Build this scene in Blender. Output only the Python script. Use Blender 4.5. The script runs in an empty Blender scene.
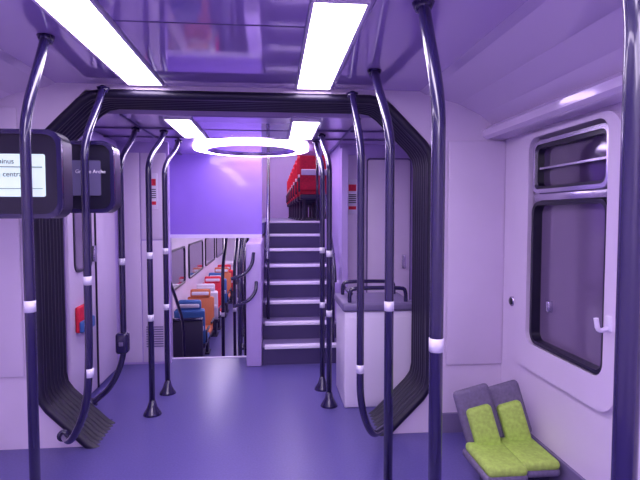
import bpy, bmesh, math
from mathutils import Vector, Matrix, Euler
C = bpy.context
C.scene.view_settings.view_transform = 'Standard'
# ------------------------------------------------------------ materials
MATS = {}
def mat(name, col, rough=0.5, metal=0.0, emis=None, es=0.0, noise=0.0, scale=8.0, coat=0.0, bump=0.0, spec=0.5):
    m = bpy.data.materials.new(name); m.use_nodes = True
    nt = m.node_tree; b = nt.nodes['Principled BSDF']
    b.inputs['Base Color'].default_value = (*col, 1)
    b.inputs['Roughness'].default_value = rough
    b.inputs['Metallic'].default_value = metal
    b.inputs['Specular IOR Level'].default_value = spec
    b.inputs['Coat Weight'].default_value = coat
    b.inputs['Coat Roughness'].default_value = 0.05
    if emis:
        b.inputs['Emission Color'].default_value = (*emis, 1)
        b.inputs['Emission Strength'].default_value = es
    if noise > 0 or bump > 0:
        tc = nt.nodes.new('ShaderNodeTexCoord')
        nz = nt.nodes.new('ShaderNodeTexNoise'); nz.inputs['Scale'].default_value = scale
        nz.inputs['Detail'].default_value = 4
        nt.links.new(tc.outputs['Object'], nz.inputs['Vector'])
        if noise > 0:
            r = nt.nodes.new('ShaderNodeValToRGB')
            r.color_ramp.elements[0].position = 0.3; r.color_ramp.elements[1].position = 0.7
            r.color_ramp.elements[0].color = (*[c*(1-noise) for c in col], 1)
            r.color_ramp.elements[1].color = (*[min(1, c*(1+noise)) for c in col], 1)
            nt.links.new(nz.outputs['Fac'], r.inputs['Fac'])
            nt.links.new(r.outputs['Color'], b.inputs['Base Color'])
        if bump > 0:
            bp = nt.nodes.new('ShaderNodeBump'); bp.inputs['Strength'].default_value = bump
            bp.inputs['Distance'].default_value = 0.01
            nt.links.new(nz.outputs['Fac'], bp.inputs['Height'])
            nt.links.new(bp.outputs['Normal'], b.inputs['Normal'])
    MATS[name] = m
    return m
mat('wall', (.70, .60, .77), .35, noise=.03, scale=3)
mat('wall_lilac', (.50, .38, .72), .3, noise=.03, scale=3)
mat('bulk_purple', (.32, .20, .66), .2, noise=.05, scale=2, coat=.4)
mat('ceil', (.58, .45, .75), .2, coat=.5)
mat('ceil_gloss', (.42, .29, .64), .06, coat=.8)
mat('cove', (.66, .55, .77), .12, coat=.7)
mat('floor', (.098, .082, .275), .30, noise=.12, scale=90, bump=.05)
mat('pole', (.016, .010, .062), .25, coat=.6)
mat('band', (.75, .72, .85), .4)
mat('rubber', (.009, .006, .026), .42)
mat('seam', (.14, .10, .24), .6)
mat('black', (.010, .008, .025), .3)
mat('glass', (.06, .035, .10), .06, spec=.8, coat=.5)
mat('glass_lo', (.16, .11, .22), .12, spec=.7, coat=.4)  # lighter base colour stands in for the interior reflected in the pane
mat('strip', (.9, .9, .9), .5, emis=(.89, .755, 1), es=17.5)
mat('ring', (.9, .9, .9), .5, emis=(.74, .57, 1), es=14)
mat('lcd', (.5, .6, .6), .2, emis=(.66, .84, .82), es=.65)
mat('lcd_dark', (.06, .05, .12), .15, emis=(.12, .09, .24), es=.4)
mat('ink', (.01, .01, .03), .6)
mat('red', (.70, .012, .05), .6, noise=.15, scale=40)
mat('orange', (.66, .19, .08), .6)
mat('blue', (.05, .15, .45), .5)
mat('green', (.40, .60, .10), .7, noise=.15, scale=60)
mat('greyseat', (.15, .125, .21), .6, noise=.15, scale=60)
mat('dark', (.03, .022, .07), .5)
mat('riser', (.05, .034, .12), .5)
mat('nosing', (.85, .80, .92), .4)
mat('white', (.76, .70, .84), .4)
mat('metal', (.55, .5, .65), .25, metal=.9)
mat('greytop', (.18, .145, .28), .4)

# ------------------------------------------------------------ mesh builder
class B:
    def __init__(s, name):
        s.name = name; s.bm = bmesh.new(); s.ms = []
    def mi(s, m):
        if m not in s.ms: s.ms.append(m)
        return s.ms.index(m)
    def add(s, bm2, m, smooth=False):
        i = s.mi(m); mp = {}
        for v in bm2.verts: mp[v] = s.bm.verts.new(v.co)
        for f in bm2.faces:
            try:
                nf = s.bm.faces.new([mp[v] for v in f.verts]); nf.material_index = i; nf.smooth = smooth
            except ValueError: pass
        bm2.free()
    def box(s, x0, x1, y0, y1, z0, z1, m, bev=0, rot=None, piv=None, seg=2):
        b = bmesh.new(); bmesh.ops.create_cube(b, size=1)
        c = Vector(((x0+x1)/2, (y0+y1)/2, (z0+z1)/2))
        for v in b.verts: v.co = Vector((v.co.x*(x1-x0), v.co.y*(y1-y0), v.co.z*(z1-z0)))
        if bev: bmesh.ops.bevel(b, geom=b.edges[:], offset=bev, segments=seg, profile=.5, affect='EDGES')
        for v in b.verts: v.co += c
        if rot:
            p = Vector(piv) if piv else c
            R = Euler([math.radians(a) for a in rot]).to_matrix()
            for v in b.verts: v.co = R @ (v.co-p) + p
        s.add(b, m, bool(bev))
        return s
    def tube(s, pts, r, m, n=14, caps=True, closed=False):
        pts = [Vector(p) for p in pts]; b = bmesh.new(); rings = []; N = len(pts)
        up = None
        for i, p in enumerate(pts):
            if closed: t = pts[(i+1) % N]-pts[i-1]
            else: t = pts[min(i+1, N-1)]-pts[max(i-1, 0)]
            t.normalize()
            if up is None:
                up = Vector((0, 1, 0)) if abs(t.y) < .9 else Vector((1, 0, 0))
            u = (up - t*up.dot(t)).normalized(); up = u; w = t.cross(u)
            rr = r[i] if isinstance(r, (list, tuple)) else r
            rings.append([b.verts.new(p+(u*math.cos(a)+w*math.sin(a))*rr) for a in [2*math.pi*k/n for k in range(n)]])
        for i in range(N if closed else N-1):
            a, c = rings[i], rings[(i+1) % N]
            for k in range(n): b.faces.new([a[k], a[(k+1) % n], c[(k+1) % n], c[k]])
        if caps and not closed:
            b.faces.new(rings[0][::-1]); b.faces.new(rings[-1])
        s.add(b, m, True); return s
    def prism(s, prof, axis, a0, a1, m, smooth=False):
        b = bmesh.new()
        def P(p, a):
            return {'y': (p[0], a, p[1]), 'x': (a, p[0], p[1]), 'z': (p[0], p[1], a)}[axis]
        A = [b.verts.new(P(p, a0)) for p in prof]; D = [b.verts.new(P(p, a1)) for p in prof]
        n = len(prof)
        for k in range(n): b.faces.new([A[k], A[(k+1) % n], D[(k+1) % n], D[k]])
        b.faces.new(A[::-1]); b.faces.new(D)
        bmesh.ops.recalc_face_normals(b, faces=b.faces[:])
        s.add(b, m, smooth); return s
    def ring(s, outer, inner, axis, a0, a1, m):
        b = bmesh.new(); n = len(outer)
        def P(p, a):
            return {'y': (p[0], a, p[1]), 'x': (a, p[0], p[1]), 'z': (p[0], p[1], a)}[axis]
        O0 = [b.verts.new(P(p, a0)) for p in outer]; I0 = [b.verts.new(P(p, a0)) for p in inner]
        O1 = [b.verts.new(P(p, a1)) for p in outer]; I1 = [b.verts.new(P(p, a1)) for p in inner]
        for k in range(n):
            j = (k+1) % n
            for q in ([O0[k], O0[j], I0[j], I0[k]], [O1[k], I1[k], I1[j], O1[j]], [O0[k], O1[k], O1[j], O0[j]], [I0[k], I0[j], I1[j], I1[k]]):
                b.faces.new(q)
        bmesh.ops.recalc_face_normals(b, faces=b.faces[:])
        s.add(b, m); return s
    def done(s, loc=None):
        me = bpy.data.meshes.new(s.name); s.bm.to_mesh(me); s.bm.free()
        for m in s.ms: me.materials.append(MATS[m])
        o = bpy.data.objects.new(s.name, me); C.collection.objects.link(o)
        if loc: o.location = loc
        return o
def rrect(x0, x1, y0, y1, r, n=6):
    out = []
    for cx, cy, a in ((x1-r, y1-r, 0), (x0+r, y1-r, 90), (x0+r, y0+r, 180), (x1-r, y0+r, 270)):
        for k in range(n+1):
            t = math.radians(a+90*k/n); out.append((cx+r*math.cos(t), cy+r*math.sin(t)))
    return out
def chaikin(pts, it=3):
    pts = [Vector(p) for p in pts]
    for _ in range(it):
        q = [pts[0]]
        for a, b in zip(pts[:-1], pts[1:]):
            q += [a*.75+b*.25, a*.25+b*.75]
        q.append(pts[-1]); pts = q
    return pts

XL, XR = -1.75, 1.42
VL, VR = -1.38, 1.40
ZN, ZV = 2.10, 2.00
Y0, YP, YQ = -1.6, 2.97, 3.36
YB = 4.60
YS = 4.47; RI = .158; TR = .25; NS = 8
YT = YS+TR*(NS-1); ZU = RI*NS
SX0, SX1 = -.10, .61
# ------------------------------------------------------------ floor
f = B('floor')
f.box(XL, XR, Y0, YP, -.08, 0, 'floor')
f.box(-1.06, .74, YP, YQ, -.015, 0.0, 'floor')
f.box(VL, VR, YQ, YS, -.08, 0, 'floor')
f.box(VL, -.10, YS, 4.75, -.08, 0, 'floor')
f.box(SX1, VR, YS, YB, -.08, 0, 'floor')
f.done()
B('trim_1').box(-1.1, -.24, 4.735, 4.765, -.02, .006, 'nosing').done()

# ------------------------------------------------------------ ceilings
c = B('ceiling')
c.box(XL, XR, Y0, YP, ZN, ZN+.08, 'ceil')
c.box(-.60, .13, Y0, YP, ZN-.012, ZN, 'ceil_gloss')
c.box(.36, .98, Y0, YP, ZN-.010, ZN, 'ceil_gloss')
c.box(-1.4, -.82, Y0, YP, ZN-.010, ZN, 'ceil_gloss')
for y in (.2, 1.1, 2.0): c.box(-.60, .13, y, y+.008, ZN-.014, ZN-.008, 'seam')
c.box(VL-.1, VR+.1, YQ, 5.5, ZV, ZV+.08, 'ceil')
c.box(-.52, .12, YQ, 4.25, ZV-.010, ZV, 'ceil_gloss')
for y in (3.85, 4.28): c.box(VL, VR, y, y+.012, ZV-.013, ZV, 'seam')
for x in (-.98, .58): c.box(x, x+.012, YQ, 5.5, ZV-.012, ZV, 'seam')
c.done()
def strip(x0, x1, y0, y1, z):
    s = B('ceiling_light_strip')
    s.box(x0, x1, y0, y1, z-.018, z-.002, 'strip')
    s.ring(rrect(x0-.012, x1+.012, y0-.012, y1+.012, .01, 2), rrect(x0, x1, y0, y1, .004, 2), 'z', z-.022, z, 'white')
    s.done()
for x0, x1 in ((-.80, -.62), (.145, .33)):
    strip(x0, x1, 1.75, 2.93, ZN-.0); strip(x0, x1, .3, 1.6, ZN); strip(x0, x1, -1.3, .15, ZN)
for x0, x1 in ((-.71, -.545), (.14, .32)): strip(x0, x1, 3.42, 4.2, ZV)
def ell(cx, cy, rx, ry, n=48): return [(cx+rx*math.cos(2*math.pi*k/n), cy+ry*math.sin(2*math.pi*k/n)) for k in range(n)]
l = B('round_ceiling_lamp')
l.ring(ell(-.2, 4.88, .545, .54), ell(-.2, 4.88, .42, .40), 'z', ZV-.03, ZV-.001, 'ring')
l.ring(ell(-.2, 4.88, .42, .40), ell(-.2, 4.88, .40, .38), 'z', ZV-.04, ZV-.001, 'metal')
l.prism(ell(-.2, 4.88, .40, .38), 'z', ZV-.02, ZV-.001, 'ceil_gloss')
l.done()

def cove(name, sx, w):
    b = B(name)
    prof = [(w, 1.81), (w-.12, 1.81), (w-.145, 1.825), (w-.15, 1.86), (w-.12, 1.885), (w-.09, 1.90), (w-.16, 1.955), (w-.30, 2.02), (w-.50, 2.07), (w-.56, 2.10), (w, 2.10)]
    if sx < 0: prof = [(-.33-p[0], p[1]) for p in prof]
    b.prism(prof, 'y', Y0, YP, 'cove')
    return b.done()
cove('trim_2', 1, XR); cove('trim_3', -1, XR)

# ------------------------------------------------------------ right wall with window
w = B('wall_right')
WY0, WY1, WZ0, WZ1 = 1.97, 2.65, .64, 1.77
w.box(XR, XR+.10, Y0, WY0, 0, ZN, 'wall')
w.box(XR, XR+.10, WY1, YP+.05, 0, ZN, 'wall')
w.box(XR, XR+.10, WY0, WY1, 0, WZ0, 'wall')
w.box(XR, XR+.10, WY0, WY1, WZ1, ZN, 'wall')
w.box(XR-.015, XR, Y0, YP, 0, .14, 'greytop')
w.box(XR-.003, XR, 1.83, 1.838, .14, 1.81, 'seam')
w.done()
s = B('trim_4')
s.ring(rrect(1.90, 2.78, .50, 1.79, .12), rrect(1.985, 2.64, .645, 1.765, .07), 'x', XR-.022, XR+.01, 'wall')
s.done()
def window(name, y0, y1, z0, z1, zs, x):
    b = B(name)
    b.ring(rrect(y0, y1, z0, zs, .06), rrect(y0+.018, y1-.018, z0+.018, zs-.018, .045), 'x', x-.02, x+.05, 'black')
    b.prism(rrect(y0+.016, y1-.016, z0+.016, zs-.016, .045), 'x', x+.03, x+.04, 'glass_lo')
    b.ring(rrect(y0, y1, zs+.045, z1, .05), rrect(y0+.02, y1-.02, zs+.065, z1-.02, .035), 'x', x-.02, x+.05, 'metal')
    b.ring(rrect(y0+.02, y1-.02, zs+.065, z1-.02, .035), rrect(y0+.035, y1-.035, zs+.08, z1-.04, .03), 'x', x-.01, x+.05, 'black')
    b.prism(rrect(y0+.03, y1-.03, zs+.075, z1-.035, .03), 'x', x+.025, x+.035, 'glass')
    b.box(x-.012, x+.05, y0, y1, zs, zs+.045, 'metal', .008)
    b.box(x-.005, x+.02, y0+.04, y1-.04, zs+.17, zs+.18, 'metal')
    return b
b = window('window_1', 1.98, 2.60, .655, 1.74, 1.42, XR)
b.box(XR+.005, XR+.04, 2.46, 2.49, .84, .90, 'metal', .006)
b.done()
n = B('wall_notice_sticker')
n.box(XR-.004, XR, 1.845, 1.893, .60, 1.10, 'white')
for i in range(9): n.box(XR-.006, XR-.003, 1.853, 1.886, .63+i*.05, .65+i*.05, ['ink', 'red', 'greytop'][i % 3])
n.done()
n = B('wall_safety_sticker')
n.box(XR-.004, XR, 1.85, 1.88, 1.20, 1.36, 'white'); n.box(XR-.006, XR-.003, 1.855, 1.875, 1.24, 1.29, 'orange'); n.done()
n = B('window_lock')
n.tube([(XR, 2.82, .84), (XR-.018, 2.82, .84)], .028, 'metal'); n.tube([(XR-.016, 2.82, .84), (XR-.024, 2.82, .84)], .02, 'black'); n.done()
n = B('coat_hook')
n.box(XR-.03, XR, 1.93, 1.97, .86, .93, 'white', .008); n.tube(chaikin([(XR-.02, 1.95, .88), (XR-.07, 1.95, .86), (XR-.08, 1.95, .92)], 2), .010, 'white'); n.done()

w = B('wall_left')
w.box(XL-.10, XL, Y0, YP+.05, 0, ZN, 'wall'); w.box(XL, XL+.015, Y0, YP, 0, .14, 'greytop')
w.done()
B('wall_back').box(XL-.1, XR+.1, Y0-.1, Y0, 0, ZN, 'wall').done()

# ------------------------------------------------------------ bulkheads with octagon portal
PX0, PX1, PZ0, PZ1, PC = -1.34, .955, -.035, 2.035, .31
octo = lambda g=0: [(PX0-g+PC, PZ0-g*.0), (PX1+g-PC, PZ0-g*.0), (PX1+g, PZ0+PC), (PX1+g, PZ1+g-PC), (PX1+g-PC, PZ1+g), (PX0-g+PC, PZ1+g), (PX0-g, PZ1+g-PC), (PX0-g, PZ0+PC)]
def bulk(name, y0, y1, x0, x1, z1, m):
    o = octo(.02); b = B(name)
    b.box(o[2][0], x1, y0, y1, 0, z1, m); b.box(x0, o[6][0], y0, y1, 0, z1, m)
    b.box(o[6][0], o[2][0], y0, y1, o[4][1], z1, m)
    b.prism([o[1], (o[2][0], PZ0), o[2]], 'y', y0, y1, m); b.prism([o[3], (o[3][0], o[4][1]), o[4]], 'y', y0, y1, m)
    b.prism([o[0], o[7], (o[7][0], PZ0)], 'y', y0, y1, m); b.prism([o[5], (o[6][0], o[5][1]), o[6]], 'y', y0, y1, m)
    return b
b = bulk('wall_front', YP, YP+.05, XL, XR, ZN, 'wall')
b.box(1.06, XR, YP-.012, YP, .42, 1.80, 'wall', .01); b.box(XL+.02, -1.42, YP-.012, YP, .42, 1.95, 'wall', .01)
b.box(1.02, XR, YP-.02, YP, 0, .12, 'greytop')
b.done()
bulk('wall_gangway_end', YQ-.04, YQ, VL-.1, VR+.1, ZN, 'wall').done()
def oct_smooth(g, y):
    o = octo(g); pts = []
    n = len(o)
    for i in range(n):
        p, q, r = Vector(o[i-1]), Vector(o[i]), Vector(o[(i+1) % n])
        a = q+(p-q).normalized()*.07; c2 = q+(r-q).normalized()*.07
        pts += [a, q*.5+(a+c2)*.25, c2]
    return [(p.x, y, p.y) for p in pts]
g = B('gangway_bellows_frame')
o1, o2 = octo(.03), octo(.0)
g.ring(o1, o2, 'y', YP+.04, YQ-.03, 'rubber')
for i in range(8):
    g.tube(oct_smooth(.0, YP-.005+i*.047), .020 if i else .026, 'rubber', n=10, closed=True)
g.done()

# ------------------------------------------------------------ vestibule walls and doors
def vest_wall(name, x, sgn):
    b = B(name)
    t = x+sgn*.10
    b.box(min(x, t), max(x, t), YQ, YB+.05, 0, ZN, 'wall_lilac')
    return b
vest_wall('wall_vestibule_left', VL, -1).done()
vest_wall('wall_vestibule_right', VR, 1).done()
def door(name, x, s):
    b = B(name)
    def bx(d0, d1, *a, **k): b.box(min(x+s*d0, x+s*d1), max(x+s*d0, x+s*d1), *a, **k)
    for y0, y1, gl in ((3.45, 3.94, 1), (3.95, 4.44, 0)):
        bx(.002, .03, y0, y1, .02, 1.88, 'wall', bev=.008)
        if not gl: continue
        g0, g1 = (x+s*.03, x+s*.038)
        b.ring(rrect(y0+.08, y1-.08, .95, 1.55, .07), rrect(y0+.10, y1-.10, .97, 1.53, .06), 'x', min(x, g1), max(x, g1), 'black')
        b.prism(rrect(y0+.10, y1-.10, .97, 1.53, .06), 'x', min(x+s*.02, x+s*.034), max(x+s*.02, x+s*.034), 'glass_lo')
    bx(.002, .04, 3.94, 3.95, .02, 1.88, 'rubber')
    bx(.002, .05, 3.42, 4.47, 1.88, 1.97, 'wall_lilac', bev=.01)
    bx(.03, .06, 3.86, 3.90, 1.0, 1.12, 'metal', bev=.005)
    return b.done()
door('door_1', VL, 1); door('door_2', VR, -1)

p = B('wall_vestibule_panel_left')
p.box(VL, -.93, YB, YB+.05, 0, ZV, 'wall_lilac')
p.box(-1.45, -1.10, YB+.05, 5.56, -.85, ZV, 'wall_lilac')
p.box(VL+.01, -1.18, YB-.012, YB, .02, 1.9, 'wall', .006)
p.box(-1.17, -.95, YB-.012, YB, .02, 1.12, 'wall', .006)
p.box(-1.17, -.95, YB-.012, YB, 1.13, 1.9, 'wall', .006)
for i in range(9): p.box(-1.14, -.99, YB-.018, YB-.01, .16+i*.022, .17+i*.022, 'greytop')
p.done()
p = B('wall_vestibule_panel_right')
p.box(SX1+.005, VR, YB, YB+.9, 0, ZV, 'wall_lilac')
p.box(SX1+.02, .86, YB-.012, YB, .02, 1.9, 'wall', .006)
p.box(.87, 1.28, YB-.018, YB, .02, 1.86, 'wall', .012)
p.ring(rrect(.865, 1.285, .01, 1.875, .03), rrect(.875, 1.275, .02, 1.865, .03), 'y', YB-.02, YB-.01, 'seam')
p.box(1.2, 1.235, YB-.045, YB-.015, .85, .98, 'metal', .006)
p.done()
def sign(name, x, z):
    b = B(name)
    b.box(x-.05, x+.05, YB-.022, YB-.012, z-.16, z+.16, 'white', .004)
    b.box(x-.035, x+.035, YB-.026, YB-.02, z+.05, z+.11, 'red'); b.box(x-.035, x+.035, YB-.026, YB-.02, z-.12, z-.09, 'red')
    for i in range(5): b.box(x-.035, x+.035, YB-.026, YB-.02, z-.06+i*.018, z-.052+i*.018, 'ink')
    b.done()
sign('safety_notice', -1.07, 1.56); sign('safety_notice', .73, 1.52)

q = B('wall_upper_deck_bulkhead')
q.box(-1.10, -.12, 5.5, 5.56, 1.10, ZV, 'bulk_purple')
q.box(-1.10, -.12, 5.49, 5.50, 1.10, 1.14, 'nosing')
q.box(-1.6, 1.5, 5.44, 5.5, ZV+.08, 3.3, 'wall_lilac')
q.done()

# ------------------------------------------------------------ stairs up
s = B('staircase_up')
for k in range(NS-1):
    y = YS+TR*k; z = RI*(k+1)
    s.box(SX0, SX1, y, YT+.05, z-RI, z, 'riser')
    s.box(SX0, SX1, y-.012, y+TR, z-.0, z+.012, 'greytop')
    s.box(SX0+.02, SX1-.02, y-.020, y+.055, z-.012, z+.018, 'nosing', .004)
s.box(SX0, SX1, YT, YT+.05, RI*(NS-1), ZU-.02, 'riser')
s.box(SX0+.02, SX1-.02, YT-.02, YT+.045, ZU-.015, ZU+.012, 'nosing', .004)
s.done()
s = B('wall_stair_left')
s.box(-.24, -.105, YS-.04, 6.3, 0, 1.10, 'wall_lilac', .01)
s.box(-.24, -.105, 4.7, 6.3, -.85, .0, 'wall_lilac')
s.done()
s = B('wall_stair_right')
s.box(SX1+.004, SX1+.06, YS-.02, YB-.03, 0, 1.95, 'wall_lilac'); s.box(SX1+.004, SX1+.06, 5.5, 6.3, 0, 1.30, 'wall_lilac')
s.done()
def rail(name, pts, r=.017, posts=()):
    b = B(name); b.tube(chaikin(pts), r, 'pole', 12)
    for a, c2 in posts: b.tube([a, c2], r*.9, 'pole', 12)
    b.done()
rail('stair_handrail', [(-.05, 4.45, .95), (-.05, 4.55, 1.05), (-.05, 5.2, 1.45), (-.05, 6.1, 2.05), (-.05, 6.5, 2.1)], .017,
     [((-.05, 6.22, ZU), (-.05, 6.22, 2.06)), ((-.05, 4.9, .33), (-.05, 4.9, 1.24))])
rail('stair_handrail', [(.55, 4.42, .75), (.55, 4.5, .95), (.55, 5.2, 1.45), (.55, 6.1, 2.05), (.55, 6.5, 2.1)], .017,
     [((.55, 6.22, ZU), (.55, 6.22, 2.06)), ((.55, 4.55, .17), (.55, 4.55, 1.0))])
rail('curved_grab_rail', [(-.17, 4.40, 1.02), (-.18, 4.36, .92), (-.24, 4.33, .84), (-.36, 4.33, .80)], .015)
rail('curved_grab_rail', [(-.15, 4.42, .76), (-.15, 4.36, .68), (-.22, 4.34, .60), (-.34, 4.34, .56)], .015)

# ------------------------------------------------------------ lower deck
ZL = -.85
d = B('floor_lower_deck')
d.box(-1.45, 1.35, 5.85, 15, ZL-.05, ZL, 'floor')
for k in range(4):
    z = -.17*(k+1); y = 4.75+.27*k
    d.box(-1.1, -.24, y, y+.27, ZL-.05, z, 'riser'); d.box(-1.1, -.24, y, y+.04, z, z+.01, 'nosing')
d.done()
d = B('wall_lower_deck_left')
d.box(-1.55, -1.45, 5.56, 15, ZL, 1.10, 'wall')
d.done()
B('wall_lower_deck_right').box(1.35, 1.45, 6.3, 15, ZL, 1.10, 'wall').done()
B('wall_lower_deck_end').box(-1.55, 1.45, 15, 15.1, ZL, 1.10, 'wall').done()
B('ceiling_lower_deck').box(-1.55, 1.45, 6.32, 15, 1.08, 1.10, 'ceil').done()
for i in range(4):
    y = 6.6+i*2.1
    b = B('window_%d' % (i+2))
    b.ring(rrect(y, y+1.7, .25, .85, .08), rrect(y+.03, y+1.67, .28, .82, .06), 'x', -1.46, -1.42, 'black')
    b.prism(rrect(y+.03, y+1.67, .28, .82, .06), 'x', -1.45, -1.435, 'glass'); b.done()
for x in (-.80, .3):
    b = B('lower_deck_light'); b.box(x-.05, x+.05, 6.4, 14.5, 1.06, 1.079, 'strip'); b.done()
b = B('lower_deck_partition')
b.box(-1.44, -.98, 7.0, 7.05, ZL, -.12, 'dark', .012); b.box(-1.44, -.98, 6.985, 7.065, -.12, -.08, 'pole', .012)
b.done()

# ------------------------------------------------------------ upper deck
u = B('floor_upper_deck')
u.box(-1.5, -.10, 5.56, 15, 1.14, ZU, 'floor'); u.box(-.10, SX1+.06, YT+.05, 15, 1.10, ZU, 'floor'); u.box(SX1+.06, 1.45, 5.55, 15, 1.12, ZU, 'floor')
u.done()
B('wall_upper_deck_left').box(-1.6, -1.5, 5.5, 15, 1.1, 3.3, 'wall').done()
B('wall_upper_deck_right').box(1.45, 1.55, 5.5, 15, 1.1, 3.3, 'wall').done()
B('wall_upper_deck_end').box(-1.6, 1.55, 15, 15.1, 1.1, 3.3, 'wall_lilac').done()
B('ceiling_upper_deck').box(-1.6, 1.55, 5.44, 15.1, 3.3, 3.35, 'ceil').done()
for x in (-.6, .5):
    B('upper_deck_light').box(x-.06, x+.06, 6.0, 14.5, 3.275, 3.299, 'strip').done()

# ------------------------------------------------------------ passenger seats
def seat(x, y, z, col, k=1, sz=1.0, w=1.0):
    b = B('passenger_seat')
    def bx(x0, x1, a, c2, z0, z1, m, bev, rx=0):
        b.box(x0*w, x1*w, min(a*k, c2*k), max(a*k, c2*k), z0*sz, z1*sz, m, bev, rot=(rx*k, 0, 0) if rx else None, seg=3)
    bx(-.21, .21, -.02, .42, .36, .46, col, .03)
    bx(-.21, .21, -.12, -.04, .42, .98, col, .03, 8)
    bx(-.215, .215, -.15, -.11, .42, .96, col, .018, 8)
    bx(-.20, .20, -.185, -.14, .62, .70, 'white', .012, 8)
    bx(-.16, .16, -.15, -.06, .96, 1.12, col, .03, 8)
    bx(-.14, .14, -.165, -.05, 1.0, 1.07, 'white', .018, 8)
    bx(-.235, -.205, -.05, .30, .56, .60, 'dark', .012); bx(.205, .235, -.05, .30, .56, .60, 'dark', .012)
    bx(-.235, -.205, -.06, -.02, .40, .58, 'dark', .01); bx(.205, .235, -.06, -.02, .40, .58, 'dark', .01)
    bx(-.20, .20, -.03, .38, .30, .37, 'dark', .015)
    bx(-.16, -.12, .08, .22, 0, .33, 'dark', .01); bx(.12, .16, .08, .22, 0, .33, 'dark', .01); bx(-.18, .18, .02, .28, 0, .03, 'dark', .008)
    return b.done((x, y, z))
cols = ['blue', 'orange', 'white', 'red', 'blue', 'orange', 'red', 'white']
for r in range(8):
    seat(-1.19, 7.35+r*.85, ZL, cols[r], -1 if r % 2 else 1, .88)
    if r > 2: seat(.8, 7.35+r*.85, ZL, cols[r], 1, .88)
for r in range(8):
    y = 6.9+r*.9
    seat(.58, y, ZU, 'red', 1); seat(1.05, y, ZU, 'red', 1)
    seat(-.78, y, ZU, 'red', 1); seat(-1.24, y, ZU, 'red', 1)

def fold_seat(x, y):
    b = B('folding_seat')
    b.box(-.10, .10, .0, .05, .14, .435, 'greyseat', .024, rot=(-10, -14, 0), seg=3)
    b.box(-.05, .085, -.045, .012, .12, .345, 'green', .022, rot=(-10, -14, 0), seg=3)
    b.box(-.08, .12, -.30, .0, .11, .16, 'green', .022, seg=3)
    b.box(-.09, .12, -.30, .01, .08, .12, 'greyseat', .015)
    b.box(-.04, .04, -.2, -.1, 0, .09, 'dark', .01)
    b.done((x, y, 0))
fold_seat(1.08, 2.5); fold_seat(1.265, 2.54)

b = B('vestibule_folding_seat')
b.box(VL+.032, VL+.06, 3.52, 3.76, .54, .72, 'red', .012, seg=3); b.box(VL+.058, VL+.085, 3.52, 3.76, .54, .62, 'blue', .012, seg=3)
b.done()

# ------------------------------------------------------------ poles
def pole(x, y, dy, zt, bottom=None, r=.0195, bands=(.96,), box=None, dx=0):
    b = B('grab_pole')
    zt -= .012
    top = [(x, y, 1.55), (x, y, 1.72), (x+dx, y+dy*.75, zt-.10), (x+dx, y+dy, zt)]
    if bottom:
        bt = chaikin([(x, y, .95), (x, y, .60)]+bottom)[::-1]
        pts = [tuple(p) for p in bt]+[tuple(p) for p in chaikin([(x, y, 1.0)]+top)]
    else:
        pts = [(x, y, 0.0)]+[tuple(p) for p in chaikin([(x, y, 1.0)]+top)]
    b.tube(pts, r, 'pole', 16)
    t = pts[-1]; b.tube([(t[0], t[1], zt-.03), (t[0], t[1], zt)], [r*1.2, r*1.8], 'pole', 16)
    if not bottom: b.tube([(x, y, 0), (x, y, .015), (x, y, .05), (x, y, .10)], [.062, .056, .034, .020], 'pole', 20)
    else:
        e = pts[0]
        b.tube([e, tuple(Vector(e)*.9+Vector(pts[1])*.1)], r*1.7, 'pole', 16)
    for z in bands: b.tube([(x, y, z-.022), (x, y, z+.022)], r+.0015, 'band', 16)
    if box:
        b.box(x-.04, x+.04, y-.06, y+.02, box-.07, box+.07, 'pole', .02, seg=3); b.box(x-.014, x+.014, y-.066, y-.055, box-.014, box+.014, 'greytop', .004)
    return b.done()
LX, RX = -.93, .52
pole(LX, 2.0, .20, ZN, bands=(1.0,))
pole(LX, 2.6, .30, ZN-.035, bottom=[(LX-.02, 2.60, .36), (LX-.14, 2.70, .14), (LX-.26, 2.90, .10)], bands=(1.02, .55))
pole(-1.0, 3.42, .40, ZV+.0, bottom=[(-1.0, 3.43, .40), (-1.08, 3.42, .20), (-1.2, 3.42, .10)], bands=(1.04,), box=.50)
pole(-.82, 3.42, .50, ZV, bands=(1.08, .66))
pole(-.80, 3.82, .58, ZV, bands=(1.08, .66))
pole(.61, .80, .12, ZN, bands=(.5,), r=.0205)
pole(.525, 1.56, .18, ZN, bands=(.93,), r=.022)
pole(RX, 2.2, .36, ZN, bands=(.94,), r=.021)
pole(.46, 2.6, .30, ZN-.035, bottom=[(.46, 2.60, .33), (.54, 2.68, .12), (.64, 2.88, .07), (.70, 2.92, .08)], bands=(.53,))
pole(.39, 3.38+.08, .55, ZV, bands=(1.08, .66))
pole(.375, 3.80, .55, ZV, bands=(1.08, .66))
for x, y in ((-.62, 6.2), (-.50, 6.5), (-.34, 6.1), (-.50, 7.3), (-.28, 7.4), (-.52, 8.2), (-.56, 9.1), (-.2, 8.6), (-.2, 9.8), (-.58, 10.2)):
    b = B('lower_deck_pole')
    zt = 1.078
    b.tube(chaikin([(x, y, ZL), (x, y, .2), (x, y, .7), (x+.02, y+.2, .95), (x+.02, y+.32, zt)]), .021, 'pole', 12)
    b.tube([(x, y, ZL), (x, y, ZL+.02), (x, y, ZL+.1)], [.06, .05, .02], 'pole', 14)
    b.tube([(x, y, .1), (x, y, .15)], .0225, 'band', 12); b.done()
for x in (-1.02, -.32):
    rail('descending_handrail', [(x, 4.80, .0), (x, 4.82, .60), (x, 4.9, .80), (x, 5.5, .35), (x, 5.75, .12), (x, 5.8, -.2), (x, 5.8, -.68)])

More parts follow.
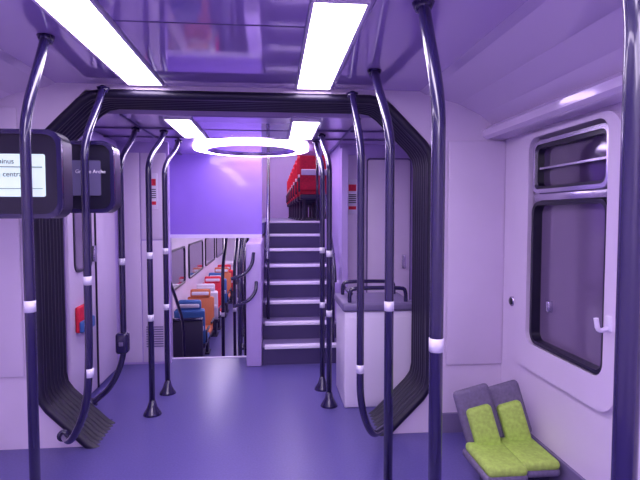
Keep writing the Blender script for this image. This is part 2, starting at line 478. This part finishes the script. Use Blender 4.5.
# ------------------------------------------------------------ cabinet
k = B('luggage_cabinet')
k.box(.49, .97, 3.40, 3.86, .0, .68, 'white', .012)
k.box(.475, .985, 3.385, 3.875, .68, .74, 'greytop', .015)
k.box(.515, .945, 3.396, 3.402, .03, .64, 'white', .002)
k.tube(chaikin([(.53, 3.43, .72), (.53, 3.43, .82), (.56, 3.43, .84), (.90, 3.43, .84), (.93, 3.43, .82), (.93, 3.43, .72)], 2), .014, 'pole', 12)
k.tube(chaikin([(.53, 3.78, .72), (.53, 3.78, .82), (.56, 3.78, .84), (.90, 3.78, .84), (.93, 3.78, .82), (.93, 3.78, .72)], 2), .014, 'pole', 12)
k.tube([(.54, 3.43, .80), (.54, 3.78, .80)], .012, 'pole', 10)
k.done()

# ------------------------------------------------------------ information displays
def display(x0, x1, y, z0, z1, lit, yaw):
    e = bpy.data.objects.new('information_display', None); C.collection.objects.link(e)
    cx, cz = (x0+x1)/2, (z0+z1)/2; w, h = (x1-x0)/2, (z1-z0)/2
    b = B('casing')
    b.prism(rrect(-w, w, -h, h, .06), 'y', -.045, .05, 'black')
    b.ring(rrect(-w, w, -h, h, .06), rrect(-w+.02, w-.02, -h+.02, h-.02, .05), 'y', -.06, -.04, 'pole')
    b.tube([(-w+.05, .03, -.05), (XL-cx+.02, .03, -.05)], .03, 'pole')
    o = b.done(); o.parent = e
    b = B('screen')
    b.prism(rrect(-w+.05, w-.07, -h+.09, h-.10, .008), 'y', -.050, -.046, lit)
    o = b.done(); o.parent = e
    def txt(s, x, z, size, m):
        cu = bpy.data.curves.new('caption', 'FONT'); cu.body = s; cu.size = size; cu.extrude = .0005
        cu.materials.append(MATS[m]); t = bpy.data.objects.new('caption', cu); C.collection.objects.link(t)
        t.parent = e; t.location = (x, -.052, z); t.rotation_euler = (math.pi/2, 0, 0)
    if lit == 'lcd':
        txt('Terminus', -w+.13, h-.14, .030, 'ink'); txt('Gare centrale', -w+.13, -.01, .030, 'ink')
        b = B('rule'); b.box(-w+.06, w-.08, -.053, -.050, h-.155, h-.152, 'ink'); b.box(-w+.06, w-.08, -.053, -.050, -.06, -.058, 'ink'); o = b.done(); o.parent = e
    else:
        txt('Grande Arche', -w+.09, .02, .026, 'nosing')
    e.location = (cx, y, cz); e.rotation_euler = (0, 0, math.radians(yaw))
display(-1.30, -.865, 2.22, 1.335, 1.70, 'lcd', 0)
display(-1.10, -.815, 2.74, 1.36, 1.73, 'lcd_dark', 0)

# ------------------------------------------------------------ lights
L = bpy.data.lights.new('fill_light', 'AREA'); L.shape = 'RECTANGLE'; L.size = 1.2; L.size_y = 1.2; L.energy = 36; L.color = (.86, .73, 1)  # violet fill light added behind the camera, not a fixture of the train
o = bpy.data.objects.new('fill_light', L); C.collection.objects.link(o); o.location = (-.2, -.6, 2.05)
w = bpy.data.worlds.new('World'); C.scene.world = w; w.use_nodes = True
w.node_tree.nodes['Background'].inputs[0].default_value = (.30, .2, .5, 1); w.node_tree.nodes['Background'].inputs[1].default_value = .15

# ------------------------------------------------------------ camera
cam = bpy.data.cameras.new('camera'); cam.lens = 36*500/640; cam.sensor_width = 36; cam.clip_start = .02
co = bpy.data.objects.new('camera', cam); C.collection.objects.link(co)
co.location = (0, 0, 1.35); co.rotation_euler = (math.radians(90-2.87), 0, math.radians(-5.37))
C.scene.camera = co
